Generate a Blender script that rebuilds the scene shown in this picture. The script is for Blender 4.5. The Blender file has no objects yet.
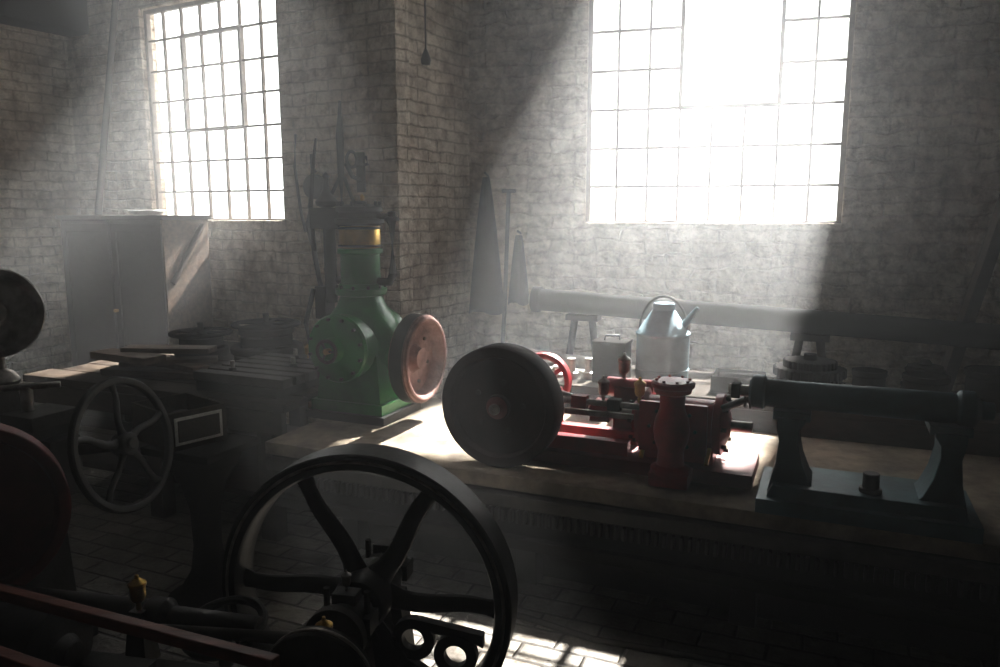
import bpy, bmesh, math, random
from mathutils import Vector, Matrix
random.seed(7)
sc=bpy.context.scene
A=math.radians(23)
E=Vector((math.cos(A),-math.sin(A),0)); N=Vector((math.sin(A),math.cos(A),0)); Z=Vector((0,0,1))
O=Vector((-.11,2.9,0))
def P(t,n,z): return O+E*t+N*n+Z*z
RB=Matrix((E,N,Z)).transposed()
def V(*a): return Vector(a)

# ---------------- materials
def base(name):
    m=bpy.data.materials.new(name); m.use_nodes=True
    nt=m.node_tree; return m,nt,nt.nodes['Principled BSDF']
def mat(name,c1,c2=None,rough=.5,metal=0,scale=9,bump=.15,r2=None,spec=.5):
    m,nt,b=base(name); c2=c2 or tuple(x*.55 for x in c1)
    tc=nt.nodes.new('ShaderNodeTexCoord'); no=nt.nodes.new('ShaderNodeTexNoise')
    no.inputs['Scale'].default_value=scale; no.inputs['Detail'].default_value=6; no.inputs['Roughness'].default_value=.65
    nt.links.new(tc.outputs['Object'],no.inputs['Vector'])
    cr=nt.nodes.new('ShaderNodeValToRGB')
    cr.color_ramp.elements[0].position=.36; cr.color_ramp.elements[1].position=.64
    cr.color_ramp.elements[0].color=(*c2,1); cr.color_ramp.elements[1].color=(*c1,1)
    nt.links.new(no.outputs['Fac'],cr.inputs['Fac']); nt.links.new(cr.outputs['Color'],b.inputs['Base Color'])
    mr=nt.nodes.new('ShaderNodeMapRange'); mr.inputs['To Min'].default_value=r2 if r2 else min(1,rough+.2); mr.inputs['To Max'].default_value=rough
    nt.links.new(no.outputs['Fac'],mr.inputs['Value']); nt.links.new(mr.outputs['Result'],b.inputs['Roughness'])
    b.inputs['Metallic'].default_value=metal
    b.inputs['Specular IOR Level'].default_value=spec
    if bump:
        n2=nt.nodes.new('ShaderNodeTexNoise'); n2.inputs['Scale'].default_value=scale*6; n2.inputs['Detail'].default_value=4
        nt.links.new(tc.outputs['Object'],n2.inputs['Vector'])
        bp=nt.nodes.new('ShaderNodeBump'); bp.inputs['Strength'].default_value=bump; bp.inputs['Distance'].default_value=.01
        nt.links.new(n2.outputs['Fac'],bp.inputs['Height']); nt.links.new(bp.outputs['Normal'],b.inputs['Normal'])
    return m
def wood(name,c1,c2,rough=.75,spec=.3):
    m,nt,b=base(name)
    tc=nt.nodes.new('ShaderNodeTexCoord'); mp=nt.nodes.new('ShaderNodeMapping')
    mp.inputs['Rotation'].default_value=(0,0,A); mp.inputs['Scale'].default_value=(1.2,14,14)
    no=nt.nodes.new('ShaderNodeTexNoise'); no.inputs['Scale'].default_value=2.5; no.inputs['Detail'].default_value=8
    nt.links.new(tc.outputs['Object'],mp.inputs['Vector']); nt.links.new(mp.outputs['Vector'],no.inputs['Vector'])
    cr=nt.nodes.new('ShaderNodeValToRGB'); cr.color_ramp.elements[0].position=.35; cr.color_ramp.elements[1].position=.65
    cr.color_ramp.elements[0].color=(*c2,1); cr.color_ramp.elements[1].color=(*c1,1)
    nt.links.new(no.outputs['Fac'],cr.inputs['Fac']); nt.links.new(cr.outputs['Color'],b.inputs['Base Color'])
    bp=nt.nodes.new('ShaderNodeBump'); bp.inputs['Strength'].default_value=.35; bp.inputs['Distance'].default_value=.01
    nt.links.new(no.outputs['Fac'],bp.inputs['Height']); nt.links.new(bp.outputs['Normal'],b.inputs['Normal'])
    b.inputs['Roughness'].default_value=rough; b.inputs['Specular IOR Level'].default_value=spec
    return m
def brick(name,ca,cb,cm,bw,bh,ms,mode,dirt,bumpd=.02,rough=.8,rotz=0,dsc=1.3,wob=.03,lo=.38,hi=.58):
    m,nt,b=base(name); L=nt.links.new; nn=nt.nodes.new
    tc=nn('ShaderNodeTexCoord')
    if mode=='wall':
        sp=nn('ShaderNodeSeparateXYZ'); L(tc.outputs['Object'],sp.inputs[0])
        ad=nn('ShaderNodeMath'); ad.operation='ADD'; L(sp.outputs['X'],ad.inputs[0]); L(sp.outputs['Y'],ad.inputs[1])
        cb_=nn('ShaderNodeCombineXYZ'); L(ad.outputs[0],cb_.inputs['X']); L(sp.outputs['Z'],cb_.inputs['Y'])
        vec=cb_.outputs[0]
    else:
        mp=nn('ShaderNodeMapping'); mp.inputs['Rotation'].default_value=(0,0,rotz); L(tc.outputs['Object'],mp.inputs['Vector']); vec=mp.outputs[0]
    wn=nn('ShaderNodeTexNoise'); wn.inputs['Scale'].default_value=5; wn.inputs['Detail'].default_value=3; L(tc.outputs['Object'],wn.inputs['Vector'])
    vs=nn('ShaderNodeVectorMath'); vs.operation='SCALE'; vs.inputs['Scale'].default_value=wob; L(wn.outputs['Color'],vs.inputs[0])
    va=nn('ShaderNodeVectorMath'); va.operation='ADD'; L(vec,va.inputs[0]); L(vs.outputs[0],va.inputs[1])
    br=nn('ShaderNodeTexBrick'); L(va.outputs[0],br.inputs['Vector'])
    br.inputs['Color1'].default_value=(*ca,1); br.inputs['Color2'].default_value=(*cb,1); br.inputs['Mortar'].default_value=(*cm,1)
    br.inputs['Scale'].default_value=1; br.inputs['Brick Width'].default_value=bw; br.inputs['Row Height'].default_value=bh
    br.inputs['Mortar Size'].default_value=ms; br.inputs['Mortar Smooth'].default_value=.8
    dn=nn('ShaderNodeTexNoise'); dn.inputs['Scale'].default_value=dsc; dn.inputs['Detail'].default_value=10; dn.inputs['Roughness'].default_value=.75
    L(tc.outputs['Object'],dn.inputs['Vector'])
    cr=nn('ShaderNodeValToRGB'); cr.color_ramp.elements[0].position=lo; cr.color_ramp.elements[1].position=hi
    cr.color_ramp.elements[0].color=(*dirt,1); cr.color_ramp.elements[1].color=(1,1,1,1); L(dn.outputs['Fac'],cr.inputs['Fac'])
    d2=nn('ShaderNodeTexNoise'); d2.inputs['Scale'].default_value=9; d2.inputs['Detail'].default_value=8; d2.inputs['Roughness'].default_value=.8
    L(tc.outputs['Object'],d2.inputs['Vector'])
    c2=nn('ShaderNodeValToRGB'); c2.color_ramp.elements[0].position=.36; c2.color_ramp.elements[1].position=.52
    c2.color_ramp.elements[0].color=(.42,.34,.27,1); c2.color_ramp.elements[1].color=(1,1,1,1); L(d2.outputs['Fac'],c2.inputs['Fac'])
    mx=nn('ShaderNodeMix'); mx.data_type='RGBA'; mx.blend_type='MULTIPLY'; mx.inputs[0].default_value=1
    L(br.outputs['Color'],mx.inputs[6]); L(cr.outputs['Color'],mx.inputs[7])
    m2=nn('ShaderNodeMix'); m2.data_type='RGBA'; m2.blend_type='MULTIPLY'; m2.inputs[0].default_value=1
    L(mx.outputs[2],m2.inputs[6]); L(c2.outputs['Color'],m2.inputs[7]); L(m2.outputs[2],b.inputs['Base Color'])
    fn=nn('ShaderNodeTexNoise'); fn.inputs['Scale'].default_value=14; fn.inputs['Detail'].default_value=7; L(tc.outputs['Object'],fn.inputs['Vector'])
    f2=nn('ShaderNodeMath'); f2.operation='MULTIPLY'; f2.inputs[1].default_value=1.8; L(fn.outputs['Fac'],f2.inputs[0])
    ma=nn('ShaderNodeMath'); ma.operation='MULTIPLY_ADD'; ma.inputs[1].default_value=-.8; L(br.outputs['Fac'],ma.inputs[0]); L(f2.outputs[0],ma.inputs[2])
    bp=nn('ShaderNodeBump'); bp.inputs['Strength'].default_value=.85; bp.inputs['Distance'].default_value=bumpd
    L(ma.outputs[0],bp.inputs['Height']); L(bp.outputs['Normal'],b.inputs['Normal'])
    b.inputs['Roughness'].default_value=rough
    return m
M={}
M['wall']=brick('painted_brick',(.80,.72,.61),(.70,.62,.52),(.50,.43,.35),.225,.078,.009,'wall',(.28,.20,.135),.035,wob=.05)
M['wallr']=brick('whitewashed_rough_brick',(.74,.65,.53),(.69,.60,.49),(.60,.51,.42),.34,.090,.012,'wall',(.22,.155,.105),.07,wob=.11,dsc=1.7,lo=.37,hi=.62)
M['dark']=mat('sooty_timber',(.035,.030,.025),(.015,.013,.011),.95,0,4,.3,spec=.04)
M['floor']=brick('floor_setts',(.24,.22,.195),(.15,.14,.125),(.05,.045,.04),.24,.115,.010,'floor',(.45,.42,.38),.015,.62,rotz=A,dsc=2.2,wob=.02)
M['iron']=mat('black_iron',(.028,.026,.025),(.012,.011,.011),.40,.3,12,.12,spec=.35)
M['iron2']=mat('dusty_iron',(.07,.062,.055),(.028,.025,.023),.65,.2,10,.2,spec=.25)
M['soot']=mat('sooty_cast_iron',(.016,.014,.013),(.007,.006,.006),.95,0,10,.2,spec=.02)
M['pipe']=mat('blackened_pipe',(.014,.013,.013),(.007,.007,.007),.8,0,6,.1,spec=.03)
M['flyw']=mat('reddish_black_flywheel',(.042,.022,.020),(.020,.011,.010),.6,.1,10,.12,spec=.3)
M['steel']=mat('worn_steel',(.50,.48,.45),(.20,.18,.16),.3,.9,14,.1)
M['galv']=mat('galvanised_sheet',(.18,.27,.31),(.10,.155,.18),.6,0,7,.05,spec=.15)
M['green']=mat('green_enamel',(.002,.20,.030),(.001,.10,.016),.28,0,6,.05)
M['red']=mat('red_enamel',(.40,.014,.022),(.18,.008,.012),.32,0,8,.08)
M['redd']=mat('oxide_red_rim',(.18,.022,.022),(.08,.012,.011),.5,.1,8,.1)
M['brass']=mat('brass',(.75,.50,.16),(.45,.28,.08),.28,1,12,.05)
M['rust']=mat('rusty_face',(.26,.155,.135),(.09,.04,.03),.7,0,16,.3,spec=.2)
M['teal']=mat('teal_machine_paint',(.018,.085,.105),(.008,.038,.050),.42,.1,8,.12)
M['top']=mat('dusty_bench_top',(.34,.28,.215),(.11,.09,.07),.9,0,5,.4,spec=.2)
M['wood']=wood('grey_timber',(.17,.115,.08),(.065,.045,.032))
M['wood2']=wood('dark_timber',(.045,.031,.021),(.018,.013,.010),.85,.1)
M['wood3']=wood('red_painted_rail',(.24,.08,.055),(.10,.038,.03),.5,.4)
M['frame']=mat('window_paint',(.20,.17,.15),(.10,.085,.075),.6,0,20,.1)
M['label']=mat('enamel_label_plate',(.75,.74,.70),(.55,.54,.50),.4,0,20,.05)
M['rubber']=mat('leather',(.035,.028,.024),(.015,.012,.01),.8,0,10,.4)
M['rag']=mat('dark_cloth',(.018,.018,.020),(.010,.010,.010),.95,0,8,.3,spec=.05)
def glassmat():
    m=bpy.data.materials.new('window_glass'); m.use_nodes=True; nt=m.node_tree; nt.nodes.clear()
    o=nt.nodes.new('ShaderNodeOutputMaterial'); t=nt.nodes.new('ShaderNodeBsdfTransparent'); g=nt.nodes.new('ShaderNodeBsdfGlossy')
    t.inputs[0].default_value=(.96,.97,.97,1); g.inputs['Roughness'].default_value=.05
    x=nt.nodes.new('ShaderNodeMixShader'); x.inputs[0].default_value=.04
    nt.links.new(t.outputs[0],x.inputs[1]); nt.links.new(g.outputs[0],x.inputs[2]); nt.links.new(x.outputs[0],o.inputs[0]); return m
M['glass']=glassmat()

# ---------------- builder
class B:
    def __init__(s,name,org=None):
        s.name=name; s.bm=bmesh.new(); s.mats=[]; s.org=org
    def mi(s,m):
        if m not in s.mats: s.mats.append(m)
        return s.mats.index(m)
    def faces(s,vs,fs,m):
        k=s.mi(m); bv=[s.bm.verts.new(v) for v in vs]
        for f in fs:
            try:
                q=s.bm.faces.new([bv[i] for i in f]); q.material_index=k
            except ValueError: pass
    def box(s,c,size,m,R=RB,top=(1,1)):
        hx,hy,hz=[x/2 for x in size]; vs=[]
        for z in (-1,1):
            sx,sy=(top if z>0 else (1,1))
            for x,y in ((-1,-1),(1,-1),(1,1),(-1,1)):
                vs.append(c+R@V(x*hx*sx,y*hy*sy,z*hz))
        s.faces(vs,[(3,2,1,0),(4,5,6,7),(0,1,5,4),(1,2,6,5),(2,3,7,6),(3,0,4,7)],m)
    def rings(s,rings,m,closed=False,cap=True):
        n=len(rings[0]); vs=[v for r in rings for v in r]; fs=[]; k=len(rings)
        for i in range(k if closed else k-1):
            j=(i+1)%k
            for a in range(n):
                b=(a+1)%n; fs.append((i*n+a,i*n+b,j*n+b,j*n+a))
        if cap and not closed:
            fs.append(tuple(reversed(range(n)))); fs.append(tuple((k-1)*n+a for a in range(n)))
        s.faces(vs,fs,m)
    def lathe(s,c,ax,prof,m,seg=36,closed=False):
        ax=ax.normalized(); u=ax.orthogonal().normalized(); w=ax.cross(u)
        rs=[]
        for r,h in prof:
            r=max(r,.0004)
            rs.append([c+ax*h+(u*math.cos(2*math.pi*i/seg)+w*math.sin(2*math.pi*i/seg))*r for i in range(seg)])
        s.rings(rs,m,closed)
    def cyl(s,p0,p1,r,m,r2=None,seg=24):
        ax=p1-p0; s.lathe(p0,ax,[(r,0),(r if r2 is None else r2,ax.length)],m,seg)
    def tube(s,path,rad,m,up=Z,sq=1,seg=12):
        rs=[]; k=len(path)
        for i,p in enumerate(path):
            t=(path[min(i+1,k-1)]-path[max(i-1,0)]).normalized()
            sd=t.cross(up)
            if sd.length<1e-3: sd=t.orthogonal()
            sd.normalize(); uu=sd.cross(t).normalized()
            r=rad[i] if isinstance(rad,(list,tuple)) else rad
            rs.append([p+sd*math.cos(2*math.pi*a/seg)*r+uu*math.sin(2*math.pi*a/seg)*r*sq for a in range(seg)])
        s.rings(rs,m)
    def torus(s,c,ax,R,r,m,seg=40,k=10,sq=1):
        s.lathe(c,ax,[(R+r*math.cos(2*math.pi*i/k),r*sq*math.sin(2*math.pi*i/k)) for i in range(k)],m,seg,closed=True)
    def prism(s,pts,c,ux,uy,dep,m):
        n=len(pts); a=[c+ux*x+uy*y for x,y in pts]; b=[p+dep for p in a]
        fs=[tuple(range(n)),tuple(reversed(range(n,2*n)))]+[((i+1)%n,i,n+i,n+(i+1)%n) for i in range(n)]
        s.faces(a+b,fs,m)
    def bolts(s,c,ax,R,k,r,h,m,ph=0):
        ax=ax.normalized(); u=ax.orthogonal().normalized(); w=ax.cross(u)
        for i in range(k):
            a=2*math.pi*i/k+ph; p=c+(u*math.cos(a)+w*math.sin(a))*R
            s.cyl(p,p+ax*h,r,m,seg=6)
    def wheel(s,c,ax,R,wd,rd,m,spokes=6,hub=.05,hw=None,sr=(.02,.014),curve=0,ph=0,rimm=None,sq=.5,facem=None):
        ax=ax.normalized(); hw=hw or wd
        u=Z-ax*Z.dot(ax); u.normalize(); w=u.cross(ax)
        h=wd/2; e=min(.006,rd*.2)
        s.lathe(c,ax,[(R-rd,-h*.8),(R-rd+e,-h),(R-e,-h),(R,-h+e),(R,h-e),(R-e,h),(R-rd+e,h),(R-rd,h*.8)],rimm or m,72,closed=True)
        s.lathe(c-ax*hw/2,ax,[(hub*.35,0),(hub*.9,0),(hub,hw*.12),(hub,hw*.88),(hub*.9,hw),(hub*.35,hw)],m,28)
        for i in range(spokes):
            a=2*math.pi*i/spokes+ph; d=w*math.cos(a)+u*math.sin(a); q=ax.cross(d)
            pts=[];rr=[]
            for j in range(9):
                f=j/8; rad=hub*.8+(R-rd*.8-hub*.8)*f
                pts.append(c+d*rad+q*curve*math.sin(math.pi*2*f)*R); 
                rr.append(sr[0]+(sr[1]-sr[0])*f+ (.35*sr[1] if j in(0,8) else 0))
            s.tube(pts,rr,m,up=ax,sq=sq)
    def cup(s,p,k=1,m=None):   # oil lubricator
        m=m or M['brass']
        s.lathe(p,Z,[(.006*k,0),(.006*k,.02*k),(.014*k,.025*k),(.018*k,.035*k),(.018*k,.06*k),(.021*k,.062*k),(.021*k,.07*k),(.012*k,.076*k),(.005*k,.082*k),(.004*k,.09*k)],m,18)
    def finish(s,bevel=.003,ang=35):
        bmesh.ops.recalc_face_normals(s.bm,faces=s.bm.faces)
        me=bpy.data.meshes.new(s.name)
        if s.org is None:
            zs=[v.co for v in s.bm.verts]; k=len(zs)
            s.org=V(sum(v.x for v in zs)/k,sum(v.y for v in zs)/k,min(v.z for v in zs))
        bmesh.ops.translate(s.bm,verts=s.bm.verts,vec=-s.org)
        s.bm.to_mesh(me); s.bm.free()
        for m in s.mats: me.materials.append(m)
        for p in me.polygons: p.use_smooth=True
        me.set_sharp_from_angle(angle=math.radians(ang))
        o=bpy.data.objects.new(s.name,me); sc.collection.objects.link(o); o.location=s.org
        if bevel:
            bv=o.modifiers.new('bevel','BEVEL'); bv.width=bevel; bv.segments=2; bv.limit_method='ANGLE'; bv.angle_limit=math.radians(50)
        return o

# ---------------- room shell
H=3.7
TH=.14
def wall(name,p0,p1,th,ops=(),m=None,z1=H):
    p0=V(*p0,0); p1=V(*p1,0); X=(p1-p0).normalized(); Y=V(-X.y,X.x,0); L=(p1-p0).length
    bm=bmesh.new()
    def bx(a,b,c,d):
        if b-a<1e-4 or d-c<1e-4: return
        vs=[bm.verts.new(v) for v in [(a,0,c),(b,0,c),(b,th,c),(a,th,c),(a,0,d),(b,0,d),(b,th,d),(a,th,d)]]
        for f in [(3,2,1,0),(4,5,6,7),(0,1,5,4),(1,2,6,5),(2,3,7,6),(3,0,4,7)]: bm.faces.new([vs[i] for i in f])
    if ops:
        a,b,c,d=ops[0]; bx(0,a,0,z1); bx(b,L,0,z1); bx(a,b,0,c); bx(a,b,d,z1)
    else: bx(0,L,0,z1)
    me=bpy.data.meshes.new(name); bm.to_mesh(me); bm.free(); me.materials.append(m or M['wall'])
    o=bpy.data.objects.new(name,me); sc.collection.objects.link(o)
    R=Matrix((X,Y,Z)).transposed().to_4x4(); o.matrix_world=Matrix.Translation(p0)@R
    return p0,X,Y
WLo=(.97,2.44,1.51,3.15); WRo=(.875,2.59,1.50,3.36)
WL=wall('wall_left_bay',(-3.67,6.89),(-.663,5.16),TH,[WLo])
WR=wall('wall_right_bay',(-.228,5.92),(5.2,4.292),TH,[WRo],M['wallr'])
wall('wall_pier_return',(-.663+.498*TH,5.16+.867*TH),(-.228+.498*.3,5.92+.867*.3),.3)
wall('wall_west',(-6.2,2.5),(-3.67,6.89),.3)
wall('wall_southwest',(-6.2,-2.5),(-6.2,2.5),.3)
wall('wall_south',(5.2,-2.5),(-6.2,-2.5),.3)
wall('wall_east',(5.2,4.292),(5.2,-2.5),.3)
foot=[(-.228,5.92),(-.663,5.16),(-3.67,6.89),(-6.2,2.5),(-6.2,-2.5),(5.2,-2.5),(5.2,4.292)]
b=B('floor',V(0,0,0)); b.prism([(-7,-3),(6,-3),(6,7.4),(-7,7.4)],V(0,0,-.1),V(1,0,0),V(0,1,0),Z*.1,M['floor']); b.finish(0)
# ceiling, with an unseen opening added to let the floor-patch spot through
SL=(-2.16,-1.12,-.42,-.08)
hole=[P(SL[1],SL[3],0),P(SL[1],SL[2],0),P(SL[0],SL[2],0),P(SL[0],SL[3],0)]
key=foot[:2]+[(p.x,p.y) for p in hole]+[(hole[0].x,hole[0].y),foot[1]]+foot[2:]
b=B('ceiling',V(0,0,H)); b.prism(key,V(0,0,H),V(1,0,0),V(0,1,0),Z*.06,M['dark'])
b.finish(0)
b=B('added_roof_opening_bars');  # unglazed bars, added to shape the spot's floor patch into panes
for i in range(6): t=SL[0]+(SL[1]-SL[0])*i/5; b.box(P(t,(SL[2]+SL[3])/2,H+.08),(.022,SL[3]-SL[2]+.04,.03),M['frame'])
for i in range(4): n=SL[2]+(SL[3]-SL[2])*i/3; b.box(P((SL[0]+SL[1])/2,n,H+.08),(SL[1]-SL[0]+.04,.020,.03),M['frame'])
b.finish(0)
b=B('trim_1'); 
b.box(V(-4.2,5.6,3.2),(.28,3.2,.32),M['dark'],Matrix((V(.867,-.498,0),V(.498,.867,0),Z)).transposed()); b.finish(.01)

def window(name,W,op,cols,rows,case,bars=False,s=.018):
    a,bb,c,d=op
    p0,X,Y=W; R=Matrix((X,Y,Z)).transposed(); y=.06
    b=B(name); w=bb-a; h=d-c; f=M['frame']
    Q=lambda x,z,yy=y: p0+X*x+Y*yy+Z*z
    t=.03
    b.box(Q((a+bb)/2,c+t/2),(w,.04,t),f,R); b.box(Q((a+bb)/2,d-t/2),(w,.04,t),f,R)
    b.box(Q(a+t/2,(c+d)/2),(t,.04,h),f,R); b.box(Q(bb-t/2,(c+d)/2),(t,.04,h),f,R)
    c0,c1,r0,r1=case
    pw=w/cols; ph=h/rows
    for i in range(1,cols):
        if c0<i<c1 and not bars:
            if r0>0: b.box(Q(a+i*pw,c+ph*r0/2),(s,.025,ph*r0),f,R)
            if r1<rows: b.box(Q(a+i*pw,c+ph*(r1+rows)/2),(s,.025,ph*(rows-r1)),f,R)
        else: b.box(Q(a+i*pw,(c+d)/2),(s,.025,h),f,R)
    for j in range(1,rows):
        if r0<j<r1 and not bars:
            b.box(Q(a+pw*c0/2,c+j*ph),(pw*c0,.025,s),f,R); b.box(Q(a+pw*(c1+cols)/2,c+j*ph),(pw*(cols-c1),.025,s),f,R)
        else: b.box(Q((a+bb)/2,c+j*ph),(w,.025,s),f,R)
    x0,x1,z0,z1=a+c0*pw,a+c1*pw,c+r0*ph,c+r1*ph; t2=.026
    b.box(Q((x0+x1)/2,z0),(x1-x0,.04,t2),f,R); b.box(Q((x0+x1)/2,z1),(x1-x0,.04,t2),f,R)
    b.box(Q(x0,(z0+z1)/2),(t2,.04,z1-z0),f,R); b.box(Q(x1,(z0+z1)/2),(t2,.04,z1-z0),f,R)
    b.box(Q((a+bb)/2,(c+d)/2,y+.022),(w-.01,.004,h-.01),M['glass'],R)
    b.box(Q((a+bb)/2,c+.008,y/2-.005),(w-.01,y+.04,.016),M['wall'],R)
    b.finish(.002)
    l=bpy.data.lights.new(name+'_portal','AREA'); l.shape='RECTANGLE'; l.size=w; l.size_y=h; l.cycles.is_portal=True; l.energy=1
    o=bpy.data.objects.new(name+'_portal',l); sc.collection.objects.link(o)
    o.matrix_world=Matrix.Translation(Q((a+bb)/2,(c+d)/2,.13))@Matrix((X,Z,Y)).transposed().to_4x4()
window('window_1',WL,WLo,7,7,(2,5,3,6),True,.015)
window('window_2',WR,WRo,8,7,(3,6,3,6))

# haze (smoky workshop air)
hz=bpy.data.materials.new('dusty_air'); hz.use_nodes=True; nt=hz.node_tree; nt.nodes.clear()
o=nt.nodes.new('ShaderNodeOutputMaterial'); v=nt.nodes.new('ShaderNodeVolumeScatter')
v.inputs['Density'].default_value=.070; v.inputs['Anisotropy'].default_value=.66; v.inputs['Color'].default_value=(.98,.98,.99,1)
nt.links.new(v.outputs[0],o.inputs['Volume'])
b=B('dusty_air',V(0,0,0)); b.prism([(-.25,5.83),(-.70,5.09),(-3.63,6.78),(-6.1,2.45),(-6.1,-2.4),(5.1,-2.4),(5.1,4.23)],V(0,0,.003),V(1,0,0),V(0,1,0),Z*(H-.01),hz); b.finish(0)

# ---------------- main bench (machine bed)
b=B('machine_bed_bench')
b.box(P(.85,.50,.572),(3.7,1.0,.056),M['top'])
b.box(P(.85,.485,.43),(3.66,.93,.225),M['soot'])
b.box(P(.85,.01,.505),(3.68,.05,.05),M['iron2'])
b.box(P(.85,.005,.34),(3.68,.04,.045),M['soot'])
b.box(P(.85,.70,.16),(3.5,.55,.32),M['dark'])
for i in range(120): b.box(P(-.9+i*.0295,.012,.44),(.014,.03,.05),M['iron'])
for t in (-.8,.1,1.0,1.9): b.box(P(t,.38,.16),(.10,.10,.32),M['iron'],top=(.8,.8))
b.finish(.004)
b=B('back_bench')
b.box(P(1.1,1.39,.70),(3.4,.62,.04),M['wood2'])
b.box(P(1.1,1.10,.62),(3.3,.03,.12),M['wood2'])
for t in (-.5,.6,1.7,2.6):
    for n in (1.15,1.64): b.box(P(t,n,.34),(.08,.08,.68),M['wood2'])
b.box(P(1.1,1.4,.2),(3.2,.5,.03),M['wood2'])
b.finish(.004)

# ---------------- green vertical engine
b=B('green_vertical_steam_engine'); c=P(-.86,.58,.602); G=M['green']
def at(e,n,z): return c+E*e+N*n+Z*z
b.box(at(0,0,.02),(.44,.36,.04),M['iron'])
b.box(at(0,0,.065),(.40,.32,.05),G)
b.box(at(0,0,.20),(.36,.28,.24),G,top=(.86,.9))
b.lathe(at(0,0,.27),Z,[(.02,0),(.175,0),(.185,.03),(.185,.15),(.165,.21),(.12,.27),(.10,.32),(.12,.325),(.125,.335),(.125,.355),(.11,.36),(.105,.38),(.02,.38)],G,40)
b.bolts(at(0,0,.62),Z,.113,10,.007,.022,M['iron'])
b.cyl(at(0,-.20,.36),at(0,.18,.36),.155,G,seg=40)
b.lathe(at(-.0,-.20,.36),-N,[(.02,0),(.160,0),(.163,.012),(.155,.025),(.10,.035),(.06,.05),(.045,.075),(.02,.08),(.001,.08)],G,40)
b.bolts(at(0,-.222,.36),-N,.142,12,.008,.02,M['iron'])
b.torus(at(0,-.30,.36),N,.05,.008,M['iron2'],24,8); b.cyl(at(0,-.27,.36),at(0,-.31,.36),.014,M['brass'])
for i in range(3):
    a=2*math.pi*i/3; b.cyl(at(0,-.30,.36),at(.05*math.cos(a),-.30,.36+.05*math.sin(a)),.005,M['iron2'],seg=8)
b.lathe(at(0,0,.64),Z,[(.02,0),(.092,0),(.095,.01),(.094,.15),(.108,.155),(.108,.175),(.088,.18),(.02,.18)],G,36)
b.lathe(at(0,0,.82),Z,[(.02,0),(.096,0),(.099,.008),(.099,.095),(.094,.103),(.02,.103)],M['brass'],36)
b.torus(at(0,0,.83),Z,.099,.006,M['iron'],36,8); b.torus(at(0,0,.915),Z,.099,.006,M['iron'],36,8)
b.lathe(at(0,0,.928),Z,[(.02,0),(.10,0),(.118,.01),(.118,.03),(.105,.035),(.10,.06),(.112,.065),(.112,.085),(.09,.095),(.04,.10),(.03,.115),(.001,.115)],M['iron'],36)
b.bolts(at(0,0,1.01),Z,.098,10,.009,.03,M['iron'])
b.cup(at(.02,0,1.03),.5)
b.cyl(at(-.16,-.02,.55),at(-.16,-.02,.95),.030,M['iron']); b.box(at(-.15,-.02,.96),(.16,.12,.10),M['iron'])
b.lathe(at(-.17,-.02,1.01),Z,[(.02,0),(.05,.01),(.055,.03),(.03,.06),(.015,.09),(.012,.14),(.02,.15),(.001,.17)],M['iron'],20)
b.tube([at(-.10,0,.66),at(-.17,0,.66),at(-.19,0,.72)],.022,M['iron'])
b.tube([at(-.2,-.03,.55),at(-.24,-.04,.8),at(-.25,-.04,1.02),at(-.235,-.03,1.2),at(-.22,-.02,1.34)],[.012,.012,.012,.010,.005],M['iron'])
b.tube([at(.1,0,.66),at(.16,0,.66),at(.18,0,.70),at(.18,0,.95)],.02,M['iron'])
b.tube([at(.18,0,.93),at(.15,0,.97),at(.10,0,.97)],.016,M['iron'])
b.lathe(at(.18,0,.95),Z,[(.01,0),(.035,0),(.035,.015),(.02,.02),(.02,.04),(.001,.045)],M['iron'],16)
b.tube([at(-.19,-.1,.35),at(-.24,-.1,.35),at(-.26,-.1,.45),at(-.22,-.08,.62)],.012,M['iron'])
b.box(at(-.20,-.02,.55),(.06,.08,.16),M['iron'])
for k in range(3): b.cup(at(-.24,-.12,.28)+N*.05*k,.8)
b.cyl(at(.15,0,.30),at(.33,0,.30),.028,M['steel'])
b.lathe(at(.17,0,.30),E,[(.02,0),(.075,0),(.075,.03),(.05,.05),(.045,.07),(.02,.07)],G,28)
b.lathe(at(.26,0,.30),E,[(.02,0),(.16,0),(.205,.005),(.21,.015),(.21,.085),(.204,.09),(.18,.09),(.172,.075),(.165,.035),(.07,.03),(.055,.045),(.05,.07),(.02,.072),(.001,.072)],M['rust'],56)
b.lathe(at(.262,0,.30),E,[(.2085,.012),(.2135,.012),(.2135,.075),(.2085,.075)],M['iron'],56,closed=True)
b.torus(at(.35,0,.30),E,.192,.012,M['rust'],56,8)
b.bolts(at(.29,0,.30),E,.12,6,.010,.012,M['iron2'])
b.finish(.0025)

# ---------------- red horizontal engine
b=B('red_horizontal_steam_engine'); R_=M['red']
b.box(P(.53,.36,.625),(.98,.30,.05),M['redd'])
b.box(P(.30,.28,.675),(.50,.045,.06),R_); b.box(P(.30,.44,.675),(.50,.045,.06),R_)
sh=.845
b.cyl(P(.08,.03,sh),P(.08,.66,sh),.022,M['steel'])
b.lathe(P(.08,.06,sh),N,[(.02,0),(.05,0),(.05,.02),(.19,.025),(.20,.0),(.236,.0),(.24,.006),(.24,.10),(.236,.106),(.205,.106),(.20,.09),(.05,.09),(.05,.12),(.02,.12)],M['flyw'],72)
b.bolts(P(.08,.085,sh),-N,.10,5,.012,.008,M['iron2'])
b.lathe(P(.08,.06,sh),-N,[(.001,.022),(.022,.02),(.03,.01),(.045,.0),(.05,-.01)],M['redd'],24)
for n in (.28,.44):
    b.box(P(.08,n,.75),(.12,.045,.14),R_,top=(.6,1)); b.lathe(P(.08,n-.03,sh),N,[(.02,0),(.045,0),(.048,.01),(.048,.05),(.045,.06),(.02,.06)],R_,24); b.cup(P(.08,n,.89),.9)
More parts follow.
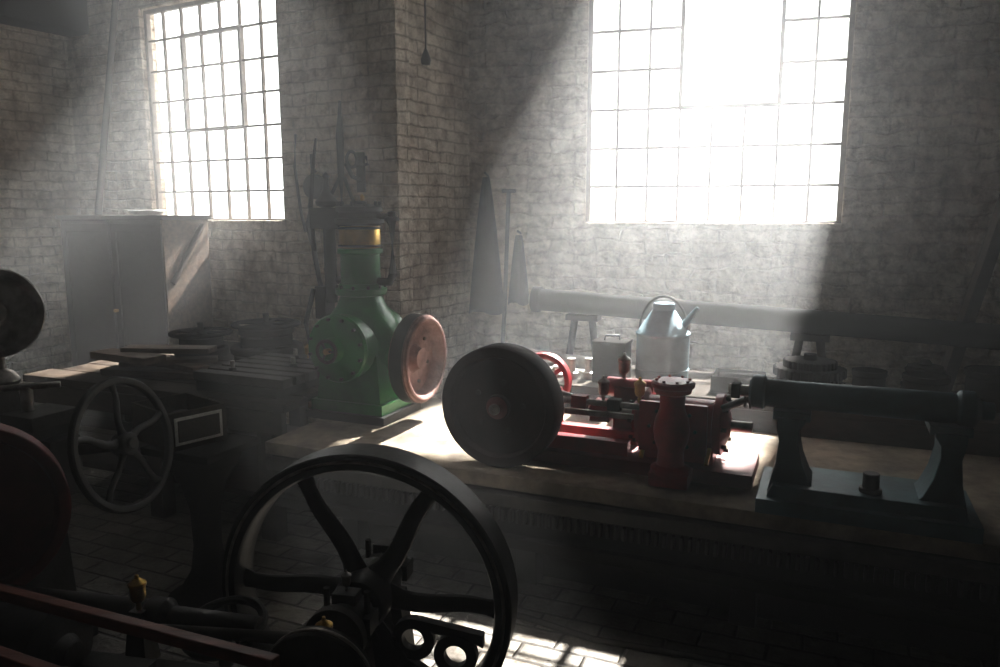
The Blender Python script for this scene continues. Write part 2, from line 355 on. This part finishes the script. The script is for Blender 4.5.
b.lathe(P(.08,.335,sh),N,[(.02,0),(.08,0),(.08,.02),(.02,.02)],M['steel'],30); b.lathe(P(.08,.375,sh),N,[(.02,0),(.08,0),(.08,.02),(.02,.02)],M['steel'],30)
b.cyl(P(.13,.33,sh+.03),P(.13,.40,sh+.03),.015,M['steel'])
b.tube([P(.13,.365,sh+.03),P(.44,.365,.80)],[.020,.014],M['steel'])
for n in (.30,.43): b.box(P(.42,n,.80),(.28,.018,.022),M['steel'])
b.box(P(.42,.365,.80),(.08,.12,.07),M['red']); b.cup(P(.42,.365,.835),1.2,M['steel'])
b.cyl(P(.44,.365,.80),P(.60,.365,.80),.014,M['steel'])
b.lathe(P(.55,.365,.79),E,[(.02,0),(.06,0),(.06,.02),(.115,.025),(.118,.05),(.095,.055),(.09,.06),(.09,.31),(.115,.315),(.118,.345),(.08,.355),(.045,.37),(.001,.375)],R_,40)
b.bolts(P(.56,.365,.79),-E,.10,8,.008,.015,M['iron2']); b.bolts(P(.895,.365,.79),E,.10,8,.009,.022,M['iron2'])
b.box(P(.74,.365,.68),(.26,.16,.10),R_)
b.box(P(.73,.245,.80),(.22,.07,.16),R_); b.box(P(.73,.205,.80),(.25,.02,.19),R_)
b.bolts(P(.73,.195,.80),-N,.085,8,.007,.012,M['iron2'])
b.lathe(P(.74,.13,.655),Z,[(.02,0),(.07,0),(.072,.02),(.05,.03),(.046,.08),(.06,.12),(.066,.16),(.06,.20),(.045,.24),(.045,.29),(.066,.30),(.068,.315),(.076,.32),(.078,.335),(.07,.342),(.03,.346),(.001,.346)],R_,36)
b.bolts(P(.74,.13,.997),Z,.060,8,.006,.008,M['red'])
b.tube([P(.74,.13,.79),P(.74,.25,.79)],.03,R_)
b.box(P(.74,.14,.635),(.14,.12,.05),R_)
b.cyl(P(.20,.235,.86),P(.64,.235,.86),.012,M['steel']); b.box(P(.36,.235,.86),(.06,.04,.05),R_); b.box(P(.50,.235,.86),(.05,.04,.045),M['iron2'])
b.lathe(P(.40,.5,.87),E,[(.01,0),(.04,0),(.04,.2),(.01,.2)],R_,24); b.box(P(.5,.5,.76),(.12,.10,.24),M['redd'])
b.cup(P(.47,.5,.90),1.3,M['steel']); b.cup(P(.60,.22,.88),1.1)
b.cyl(P(.92,.365,.79),P(1.0,.365,.79),.02,M['steel'])
b.tube([P(.88,.30,.86),P(.95,.28,.90),P(1.0,.25,.93)],.014,M['iron'])
b.torus(P(1.0,.25,.935),E,.04,.006,M['iron'],24,8); b.cyl(P(.98,.25,.895),P(.98,.25,.975),.005,M['iron'],seg=8)
for t in (.62,.86): b.tube([P(t,.25,.72),P(t,.20,.70),P(t,.18,.68)],.009,M['brass'])
b.wheel(P(.08,.60,sh+.0),N,.125,.05,.022,R_,5,.03,.06,(.012,.009))
b.lathe(P(.17,.52,.62),Z,[(.03,0),(.03,.2),(.02,.22),(.001,.22)],R_,16)
b.finish(.002)

# ---------------- roller on stand
b=B('roller_on_cast_stand'); T=M['teal']
b.box(P(1.38,.17,.625),(.66,.36,.05),T)
b.box(P(1.38,.17,.665),(.60,.30,.04),T,top=(.94,.85))
for s,t0 in ((1,1.08),(-1,1.68)):
    pts=[(0,0),(.17,0),(.13,.05),(.105,.11),(.09,.18),(.092,.22),(.11,.25),(.11,.262),(.02,.262),(.02,.23),(.03,.18),(.022,.10)]
    b.prism([(x*s,y) for x,y in pts],P(t0,.08,.648),E,Z,N*.17,T)
    tc_=t0+s*.065
    b.box(P(tc_,.165,.915),(.12,.15,.03),T)
b.lathe(P(1.0,.165,.975),E,[(.001,0),(.035,.0),(.045,.006),(.058,.01),(.06,.02),(.06,.05),(.05,.055),(.048,.06),(.048,.36),(.05,.37),(.05,.62),(.047,.63),(.06,.64),(.06,.68),(.045,.69),(.03,.70),(.028,.735),(.001,.74)],T,36)
b.cyl(P(.93,.165,.975),P(1.0,.165,.975),.02,M['steel']); b.box(P(.955,.165,.975),(.03,.05,.05),M['iron2'])
b.bolts(P(1.05,.165,.975),-E,.05,6,.007,.01,M['iron2'])
b.cyl(P(1.40,.10,.685),P(1.40,.10,.70),.035,M['iron2']); b.cyl(P(1.40,.10,.70),P(1.40,.10,.75),.026,M['iron'])
b.finish(.003)

# ---------------- galvanised can with funnel lid
b=B('galvanised_oil_can'); c=P(.47,1.30,.722); g=M['galv']
b.lathe(c,Z,[(.001,0),(.135,0),(.138,.006),(.132,.012),(.132,.25),(.137,.256),(.137,.264),(.128,.27),(.06,.375),(.055,.38),(.055,.41),(.048,.415),(.001,.415)],g,40)
b.torus(c+Z*.08,Z,.133,.004,g,40,6)
b.tube([c+E*(.12*math.cos(a))+Z*(.28+.17*math.sin(a)) for a in [math.pi*i/14 for i in range(15)]],.006,M['iron2'])
b.tube([c+E*.10+Z*.30,c+E*.14+Z*.36,c+E*.17+Z*.40],[.02,.014,.009],g)
b.finish(.002)
b=B('tin_box'); c=P(.22,1.25,.722)
b.box(c+Z*.10,(.17,.14,.20),M['soot']); b.box(c+Z*.208,(.18,.15,.018),M['soot']); b.tube([c+V(-.04,0,.216),c+V(-.035,0,.24),c+V(.035,0,.24),c+V(.04,0,.216)],.005,M['iron']); b.finish(.003)
b=B('parts_tray'); c=P(.85,1.3,.722)
b.box(c+Z*.005,(.24,.2,.01),M['soot'])
for s in (-1,1): b.box(c+E*s*.118+Z*.04,(.006,.2,.08),M['soot']); b.box(c+N*s*.098+Z*.04,(.24,.006,.08),M['soot'])
b.cyl(c+Z*.05-E*.09,c+Z*.06+E*.09,.03,M['soot']); b.finish(.001)

# long pipe on trestles by the wall
b=B('long_iron_pipe')
p0=V(.20,4.72,1.066); p1=V(3.2,3.70,.93); ax=(p1-p0); au=ax.normalized()
b.lathe(p0,ax,[(.045,.02),(.05,0),(.075,0),(.078,.01),(.078,.05),(.066,.055),(.066,ax.length-.05),(.08,ax.length-.045),(.08,ax.length),(.04,ax.length)],M['pipe'],32)
b.lathe(p0-ax.normalized()*.02,ax,[(.02,0),(.03,0),(.03,.04),(.02,.04)],M['steel'],20)
for f in (.10,.5,.9):
    q=p0+ax*f
    for s in(-1,1): b.tube([q+au*.05*s-Z*.08,q+au*.18*s-Z*(q.z-.0)],.022,M['wood2'])
    b.box(q-Z*.085,(.20,.09,.035),M['wood2'])
b.finish(.003)

S=M['soot']
def pot(name,t,n,r,h,m,kind=0):
    b=B(name); c=P(t,n,.722)
    if kind==0:
        z=0
        for k in range(4):
            rr=r*(1-.07*k); hh=h/4
            b.lathe(c+Z*z,Z,[(rr*.3,0),(rr*.9,0),(rr,hh*.15),(rr,hh*.45),(rr*.9,hh*.5),(rr*.9,hh*.9),(rr*.3,hh*.95)],m,36); z+=hh
        b.lathe(c+Z*h*.9,Z,[(rr*.3,0),(rr*.35,.02),(rr*.2,.04),(.001,.04)],m,20)
    elif kind==1:
        b.lathe(c,Z,[(.001,0),(r*.8,0),(r*.85,.01),(r,h*.35),(r,h*.8),(r*1.08,h*.85),(r*1.08,h),(r*.95,h),(r*.9,h*.6),(.001,h*.5)],m,36)
        b.torus(c+Z*h*.35,Z,r,.006,m,36,6)
    else:
        z=0
        for k,(q,hh) in enumerate(((1,.04),(.85,.035),(.95,.04),(.7,.035))):
            rr=r*q; b.lathe(c+Z*z,Z,[(rr*.3,0),(rr*.92,0),(rr*.92,hh),(rr*.3,hh)],m,36)
            nt_=28
            for i in range(nt_):
                a=2*math.pi*i/nt_; Rr=Matrix.Rotation(a,3,'Z'); b.box(c+Z*(z+hh/2)+Rr@V(rr*.94,0,0),(rr*.10,rr*.10,hh*.96),m,Rr)
            z+=hh+.001
        b.cyl(c+Z*z,c+Z*(z+.03),.03,m)
    b.finish(.0015)
pot('stacked_gear_wheels',1.17,1.42,.18,.17,S,2)
pot('iron_pot',1.43,1.28,.07,.15,S,1)
pot('iron_pot',1.66,1.26,.09,.15,S,1)
pot('iron_pot',1.95,1.38,.12,.17,S,1)
pot('stacked_cone_pulley',1.68,1.52,.11,.15,S)
pot('stacked_gear_wheels',2.32,1.40,.16,.15,S,2)
b=B('machined_steel_parts')
for i in range(7):
    t=-.42+i*.085; n=1.22+.08*random.random(); r=.025+.02*random.random(); h=.05+.06*random.random()
    b.lathe(P(t,n,.722),Z,[(r*.4,0),(r,0),(r,h*.3),(r*.6,h*.35),(r*.6,h),(r*.3,h)],M['steel'],20)
b.cyl(P(-.5,1.45,.76),P(.1,1.50,.76),.035,M['steel']); b.cyl(P(-.45,1.6,.75),P(.12,1.62,.75),.025,M['steel'])
b.box(P(-.1,1.35,.735),(.4,.05,.02),M['steel']); b.finish(.002)

# ---------------- left timber bench with clutter
bz=.70
b=B('timber_workbench')
for k in range(7):
    b.box(P(-1.95+random.uniform(-.03,.03),.33+k*.19,bz-.022),(1.75+random.uniform(-.08,.06),.182,.04),M['wood2'])
b.box(P(-1.95,.26,bz-.10),(1.7,.04,.11),M['wood2']); b.box(P(-1.95,1.5,bz-.10),(1.7,.04,.11),M['wood2'])
for t in (-2.7,-1.95,-1.22):
    for n in (.30,1.46): b.box(P(t,n,.33),(.09,.09,.66),M['wood2'])
b.box(P(-1.95,.9,.18),(1.6,1.1,.03),M['wood2'])
b.finish(.004)
b=B('slotted_machine_table'); c=P(-1.42,.60,bz+.0)
b.box(c+Z*.03,(.50,.60,.05),M['soot'])
for k in range(6):
    b.box(c+N*(-.25+k*.1)+Z*.075,(.56,.072,.045),M['iron2'])
for s in (-1,1): b.box(c+E*s*.2+Z*.004,(.06,.5,.008),M['soot'])
for s,k in ((-.1,-.2),(.12,0),(-.02,.2)): 
    b.cyl(c+E*s+N*k+Z*.098,c+E*s+N*k+Z*.15,.012,M['steel'],seg=10); b.cyl(c+E*s+N*k+Z*.098,c+E*s+N*k+Z*.115,.022,M['iron'],seg=6)
b.finish(.003)
b=B('loose_timber_planks')
z=bz
for (t,n,l,w,h,a) in [(-2.15,.50,.62,.12,.035,10),(-2.2,.62,.7,.10,.04,-14),(-2.1,.55,.5,.09,.03,38),(-2.3,.45,.45,.14,.04,-5),(-2.15,.6,.5,.12,.03,20)]:
    Rz=Matrix.Rotation(math.radians(a),3,'Z')@RB; b.box(P(t,n,z+h/2),(l,w,h),M['wood'],Rz); z+=h*.8
b.finish(.003)
def pulleys(name,c,spec,m):
    b=B(name); z=0
    for r,h in spec:
        b.wheel(c+Z*(z+h/2),Z+V(.0001,0,0),r,h,r*.16,m,5,r*.22,h*1.2,(r*.09,r*.07)); z+=h*1.2
    b.cyl(c,c+Z*(z+.05),.018,M['iron2']); b.finish(.002)
pulleys('stacked_belt_pulleys',P(-1.40,1.22,bz+.006),[(.20,.05),(.19,.04),(.14,.05),(.12,.04),(.09,.05)],S)
pulleys('spoked_wheel_stack',P(-1.84,1.05,bz+.006),[(.19,.05),(.21,.04),(.15,.05),(.16,.04),(.20,.02)],S)
pulleys('spoked_wheel_stack',P(-2.35,1.05,bz+.006),[(.16,.05),(.13,.06),(.19,.02)],S)
b=B('bench_vice'); c=P(-1.12,1.06,bz)
b.lathe(c,Z,[(.06,0),(.06,.02),(.035,.03),(.03,.08),(.05,.09),(.02,.09)],M['iron'],24)
b.box(c+Z*.13,(.09,.16,.09),M['iron']); b.box(c+Z*.18-N*.05,(.12,.03,.05),M['iron']); b.box(c+Z*.18-N*.10,(.12,.03,.05),M['iron']); b.box(c+Z*.14-N*.14,(.07,.09,.06),M['iron'])
b.cyl(c+Z*.13-N*.16,c+Z*.13-N*.24,.014,M['steel']); b.cyl(c+Z*.13-N*.23-E*.08,c+Z*.13-N*.23+E*.08,.007,M['steel']); b.finish(.003)

# cupboard by left window
b=B('wooden_cupboard'); c0=V(-2.28,5.3,0); K=M['dark']
def cc(e,n,z): return c0+E*e+N*n+Z*z
b.box(cc(-.49,.21,.04),(.98,.42,.08),K); b.box(cc(-.49,.21,1.55),(1.02,.46,.03),K)
b.box(cc(-.01,.21,.80),(.02,.42,1.47),M['wood']); b.box(cc(-.97,.21,.80),(.02,.42,1.47),K); b.box(cc(-.49,.41,.80),(.94,.02,1.47),K)
for s in (-.245,-.735): 
    b.box(cc(s,.01,.80),(.47,.02,1.44),K)
    b.box(cc(s,-.004,1.48),(.47,.014,.06),K); b.box(cc(s,-.004,.12),(.47,.014,.06),K); b.box(cc(s-.21,-.004,.8),(.05,.014,1.42),K); b.box(cc(s+.21,-.004,.8),(.05,.014,1.42),K)
b.cyl(cc(-.46,-.01,.9),cc(-.46,-.04,.9),.012,M['brass'])
b.tube([cc(.008,.05,1.1),cc(.008,.36,1.5)],.02,M['wood2'])
b.finish(.004)
b=B('enamel_dish'); b.lathe(cc(-.35,.2,1.566),Z,[(.001,0),(.08,0),(.12,.03),(.125,.032),(.12,.036),(.08,.01),(.001,.01)],M['label'],32); b.finish(0)

# ---------------- foreground engine with big flywheel
F=V(-.40,2.2,.457); I=M['iron']
a2_=math.radians(11); E2=V(math.cos(a2_),-math.sin(a2_),0); N2=V(math.sin(a2_),math.cos(a2_),0); R2=Matrix((E2,N2,Z)).transposed()
b=B('large_spoked_flywheel_engine',V(-.6,1.9,0))
def f(e,n,z): return V(F.x,F.y,0)+E2*e+N2*n+Z*z
b.wheel(F,N2,.452,.12,.052,I,6,.085,.17,(.034,.024),curve=.02,ph=math.radians(2),sq=.55)
b.torus(F-N2*.058,N2,.43,.006,M['steel'],72,6)
for (px,pz) in ((.145,-.125),(.275,-.165)):
    b.lathe(F+E2*px+Z*pz-N2*.02,N2,[(.034,0),(.066,0),(.066,.03),(.034,.03)],I,28,closed=True)
b.prism([(.05,-.07),(.10,-.13),(.10,-.20),(.20,-.26),(.30,-.26),(.30,-.232),(.20,-.232),(.13,-.19)],F-N2*.02,E2,Z,N2*.03,I)
b.prism([(.16,-.06),(.36,-.09),(.36,-.13),(.30,-.10),(.21,-.10)],F-N2*.02,E2,Z,N2*.03,I)
b.cyl(f(0,-.46,.455),f(0,.22,.455),.032,M['iron2'])
for n in (-.16,.17):
    b.box(f(0,n,.19),(.20,.08,.38),I,R2,top=(.55,1)); b.box(f(0,n,.02),(.30,.14,.04),I,R2)
    b.lathe(f(0,n-.05,.455),N2,[(.03,0),(.062,0),(.066,.01),(.066,.09),(.062,.10),(.03,.10)],I,28)
    b.box(f(0,n,.46),(.16,.07,.05),I,R2); b.box(f(0,n,.53),(.07,.05,.03),I,R2)
    for s in(-1,1): b.cyl(f(s*.06,n,.48),f(s*.06,n,.55),.010,M['iron2'],seg=6)
b.cup(f(0,-.16,.545),.7,M['steel'])
b.lathe(f(0,-.26,.455),N2,[(.03,0),(.085,0),(.085,.03),(.03,.03)],M['iron2'],36)
b.lathe(f(0.02,-.42,.42),N2,[(.03,0),(.14,0),(.145,.006),(.145,.04),(.14,.046),(.03,.046)],M['iron2'],48)
b.torus(f(0.02,-.40,.42),N2,.144,.006,M['steel'],48,8)
b.cyl(f(-.09,-.47,.44),f(-.09,-.36,.44),.022,M['steel'])
b.tube([f(-.09,-.44,.44),f(-.5,-.44,.36)],[.026,.018],M['iron2'])
b.tube([f(-.07,-.25,.44),f(-.60,-.25,.42)],[.018,.014],M['iron2'])
b.box(f(-.52,-.44,.36),(.12,.14,.10),I,R2)
b.lathe(f(-1.25,-.36,.38),E2,[(.02,0),(.13,0),(.135,.02),(.12,.03),(.12,.44),(.135,.45),(.135,.48),(.06,.50),(.04,.53),(.02,.53)],I,40)
b.cyl(f(-.75,-.40,.36),f(-.50,-.44,.36),.018,M['steel'])
b.lathe(f(-1.10,-.20,.43),E2,[(.02,0),(.04,0),(.045,.01),(.045,.50),(.055,.51),(.055,.56),(.035,.58),(.03,.85),(.02,.85)],I,28)
b.torus(f(-.36,-.20,.42),Z*1.0+N2*-.25,.11,.013,I,40,8); b.cyl(f(-.36,-.20,.30),f(-.36,-.20,.42),.02,I)
for n in (-.62,-.27):
    b.box(f(-.62,n,.27),(1.5,.07,.10),I,R2)
b.box(f(-.62,-.45,.12),(1.3,.30,.24),I,R2)
b.box(f(.05,-.45,.02),(.7,.36,.04),I,R2)
b.box(f(.02,-.36,.44),(.10,.05,.08),I,R2); b.cup(f(.02,-.36,.48),1.1)
b.box(f(-.60,-.24,.39),(.07,.07,.16),I,R2,top=(.6,.6)); b.cup(f(-.60,-.24,.468),1.2)
b.finish(.003)
b=B('painted_guard_rail')
for (q0,q1) in ((V(-1.62,2.02,.62),V(-.50,1.60,.60)),(V(-1.30,1.68,.62),V(-.80,1.48,.60))):
    d=(q1-q0).normalized(); s=Z.cross(d).normalized(); R=Matrix((d,s,d.cross(s))).transposed()
    b.box((q0+q1)/2,((q1-q0).length,.03,.03),M['wood3'],R)
for q in (V(-1.6,2.01,.3),V(-1.28,1.675,.3),V(-.82,1.49,.3)): b.box(q,(.03,.03,.60),I)
b.finish(.003)

# ---------------- left machine with handwheel
b=B('belt_driven_machine_tool')
b.box(V(-1.95,2.75,.80),(.75,.30,.12),I); b.box(V(-1.95,2.75,.70),(.70,.22,.10),I)
for x in (-.28,.28): b.box(V(-1.95,2.75,.34)+E*x,(.14,.26,.66),I,top=(.7,.8)); b.box(V(-1.95,2.75,.02)+E*x,(.2,.34,.04),I)
b.box(V(-1.92,2.78,.92),(.22,.22,.14),M['iron2'],top=(.8,.8))
b.box(V(-1.62,2.66,.88),(.16,.18,.05),M['iron2']); b.cyl(V(-1.66,2.66,.90),V(-1.66,2.66,.99),.02,M['steel']); b.cyl(V(-1.75,2.62,.99),V(-1.56,2.70,.99),.012,M['steel'])
b.lathe(V(-1.78,2.72,.98),Z,[(.05,0),(.06,.02),(.04,.05),(.02,.06),(.015,.12),(.03,.13),(.001,.15)],M['steel'],20)
b.cyl(V(-1.95,2.80,.9),V(-1.95,2.80,1.34),.035,I)
ax=V(.55,-.8,.10).normalized(); pc=V(-1.80,2.74,1.24)
b.cyl(pc+ax*.05,V(-1.95,2.80,1.24)-ax*.14,.022,M['steel'])
b.lathe(pc,ax,[(.02,-.03),(.12,-.03),(.155,-.035),(.16,-.03),(.16,.03),(.155,.035),(.135,.035),(.12,.01),(.05,.005),(.04,.03),(.001,.03)],M['steel'],44)
hw=V(-1.30,2.6,.80); ha=V(.95,-.25,.18).normalized()
b.wheel(hw,ha,.235,.026,.026,I,5,.04,.06,(.014,.011),curve=.03,ph=.3,sq=.7)
b.cyl(hw-ha*.30,hw+ha*.04,.02,M['iron2']); b.box(V(-1.58,2.66,.74),(.12,.12,.14),I)
b.finish(.003)
b=B('red_drive_wheel'); c=V(-1.66,2.29,.67); a2=V(.55,-.83,0).normalized()
b.lathe(c,a2,[(.02,-.06),(.06,-.06),(.06,-.02),(.24,-.02),(.25,-.05),(.285,-.05),(.29,-.04),(.29,.05),(.282,.055),(.255,.055),(.245,.02),(.07,.02),(.06,.06),(.001,.07)],M['redd'],56)
b.cyl(c-a2*.2,c+a2*.02,.025,M['steel']); b.box(V(c.x,c.y,.33)-a2*.14,(.16,.08,.66),I,top=(.5,.9)); b.box(V(c.x,c.y,.02)-a2*.14,(.3,.16,.04),I)
b.lathe(c-a2*.18,a2,[(.02,0),(.05,0),(.05,.08),(.02,.08)],I,20); b.finish(.003)
b=B('cast_iron_pedestal'); c=V(-1.20,3.02,0)
b.lathe(c,Z,[(.02,0),(.17,0),(.17,.03),(.12,.06),(.07,.14),(.055,.25),(.06,.40),(.09,.52),(.14,.60),(.15,.62),(.15,.65),(.02,.65)],S,32)
b.box(c+Z*.665,(.34,.30,.03),S); b.finish(.003)
b=B('open_wooden_tray'); c=V(-1.30,3.06,.682); Rt=Matrix.Rotation(math.radians(-40),3,'Z'); X_=Rt@V(1,0,0); Y_=Rt@V(0,1,0)
b.box(c+Z*.01,(.30,.24,.02),M['wood2'],Rt)
for s in (-1,1): b.box(c+X_*s*.145+Z*.075,(.014,.24,.15),M['wood2'],Rt); b.box(c+Y_*s*.115+Z*.075,(.30,.014,.15),M['wood2'],Rt)
b.box(c+X_*.153+Z*.075,(.004,.20,.11),M['label'],Rt); b.box(c+X_*.156+Z*.075,(.003,.175,.085),M['iron2'],Rt)
for i in range(6): b.box(c+X_*random.uniform(-.08,.08)+Y_*random.uniform(-.06,.06)+Z*.06,(.08,.04,.08),M['iron2'],Matrix.Rotation(random.random()*3,3,'Z'))
b.finish(.002)

# ---------------- wall items
wX=V(.867,-.498,0); wY=V(.498,.867,0); w0=V(-.663,5.16,0)
def w(x,y,z): return w0-wX*x-wY*y+Z*z
b=B('iron_wall_bracket'); 
b.box(w(.30,.012,1.85),(.06,.02,.26),M['soot'],Matrix((wX,wY,Z)).transposed())
b.tube([w(.30,.02,1.80),w(.30,.10,1.82),w(.30,.16,1.90)],.014,M['soot']); b.torus(w(.30,.10,1.93),wX,.05,.010,M['soot'],24,8); b.tube([w(.24,.03,1.95),w(.20,.06,1.90),w(.36,.06,1.88)],.010,M['soot']); b.finish(.002)
b=B('iron_bar_tongs')
b.tube([w(.45,.03,2.32),w(.455,.035,2.1),w(.45,.04,1.85),w(.45,.04,1.55),w(.47,.04,1.1)],[.014,.030,.022,.016,.012],M['soot'],sq=.6)
b.tube([w(.43,.03,1.82),w(.33,.04,1.62)],.012,M['soot']); b.tube([w(.47,.03,1.82),w(.60,.04,1.62)],.012,M['soot']); b.finish(.0)
b=B('hanging_pulley_block')
b.tube([w(.72,.03,1.98),w(.70,.05,1.90),w(.66,.06,1.86)],.010,M['soot']); b.lathe(w(.68,.02,1.76),-wY,[(.02,0),(.08,0),(.085,.01),(.07,.03),(.085,.05),(.08,.06),(.02,.06)],M['soot'],28)
b.tube([w(.72,.05,1.74),w(.74,.05,1.5),w(.70,.05,1.30)],[.03,.04,.02],M['rubber'],sq=.5)
b.tube([w(.84,.05,2.12),w(.86,.05,1.9),w(.82,.05,1.6),w(.78,.05,1.45)],.010,M['soot']); b.finish(0)
rx=V(.9578,-.2873,0); ry=V(.2873,.9578,0); r0=V(-.228,5.92,0)
def r(x,y,z): return r0+rx*x-ry*y+Z*z
def garment(name,cx,top,ln,wmax):
    b=B(name); rs=[]
    for i in range(16):
        f_=i/15; z=top-f_*ln; wd=.025+wmax*f_**.8
        ring=[]
        for k in range(24):
            a=2*math.pi*k/24; ring.append(r(cx+wd*math.cos(a),.06+(.02+.015*math.sin(5*a)*f_)*math.sin(a)+.008*math.sin(7*math.cos(a)),z+.02*math.cos(3*a)*f_))
        rs.append(ring)
    b.rings(rs,M['rag']); b.cyl(r(cx,.01,top+.01),r(cx,.09,top+.03),.008,M['iron']); b.finish(0)
garment('hanging_work_coat',.15,1.84,1.0,.12)
garment('hanging_sack',.40,1.42,.5,.06)
b=B('long_handled_shovel')
b.tube([r(.32,.05,1.74),r(.31,.12,.9),r(.30,.20,.32)],.015,M['wood2']); b.tube([r(.27,.05,1.74),r(.37,.05,1.74)],.014,M['wood2'])
b.prism([(-.10,0),(.10,0),(.11,.2),(.07,.32),(-.07,.32),(-.11,.2)],r(.30,.22,.004),rx,Z,-ry*.006,M['iron2']); b.finish(.001)
b=B('ceiling_pull_cord'); c=V(-.435,4.75,0)
b.cyl(c+Z*2.53,c+Z*H,.005,M['iron'],seg=8); b.lathe(c+Z*2.44,Z,[(.001,0),(.025,.005),(.03,.03),(.02,.06),(.008,.09),(.001,.1)],M['iron'],16); b.finish(0)
b=B('leaning_pole'); b.cyl(V(-3.42,6.2,.005),V(-2.86,6.2,3.45),.03,M['wood2'],.022); b.finish(0)
b=B('leaning_timber_post'); b.box(V(2.66,4.35,1.1),(.07,.07,2.25),M['wood2'],Matrix.Rotation(math.radians(14),3,'Y')); b.finish(.004)
b=B('floor_cable')
pts=[V(-.1,2.95,.012),V(.1,2.86,.012),V(.35,2.70,.012),V(.6,2.62,.012),V(.9,2.52,.012),V(1.3,2.40,.012),V(1.9,2.1,.012)]
b.tube(pts,.012,M['rubber']); b.finish(0)

# ---------------- light
wd=bpy.data.worlds.new('overcast_sky'); sc.world=wd; wd.use_nodes=True
wd.node_tree.nodes['Background'].inputs[0].default_value=(1,.99,.97,1); wd.node_tree.nodes['Background'].inputs[1].default_value=4.6
s=bpy.data.lights.new('sun','SUN'); s.energy=85; s.angle=math.radians(2.0); s.color=(1,.97,.93)
o=bpy.data.objects.new('sun',s); sc.collection.objects.link(o); o.location=(4,9,8)
o.rotation_euler=V(-.50,-.92,-1).to_track_quat('-Z','Y').to_euler()
# added spot: makes the floor sun patch and haze shaft through the ceiling opening
dd=(E*.45-Z).normalized(); tgt=P(.0,-.25,0)
s=bpy.data.lights.new('added_floor_patch_spot','SPOT'); s.energy=620000; s.spot_size=math.radians(5); s.spot_blend=.2; s.shadow_soft_size=.10; s.color=(1,.98,.94)
o=bpy.data.objects.new('added_floor_patch_spot',s); sc.collection.objects.link(o); o.location=tgt-dd*30
o.rotation_euler=dd.to_track_quat('-Z','Y').to_euler()
# camera
cd=bpy.data.cameras.new('camera'); cd.lens=28; cd.sensor_width=36; cd.clip_start=.05
o=bpy.data.objects.new('camera',cd); sc.collection.objects.link(o); o.location=(0,0,1.6); o.rotation_euler=(math.radians(81),0,0); sc.camera=o
sc.view_settings.view_transform='Standard'
try: sc.view_settings.look='Medium High Contrast'
except Exception as e: print('look',e)
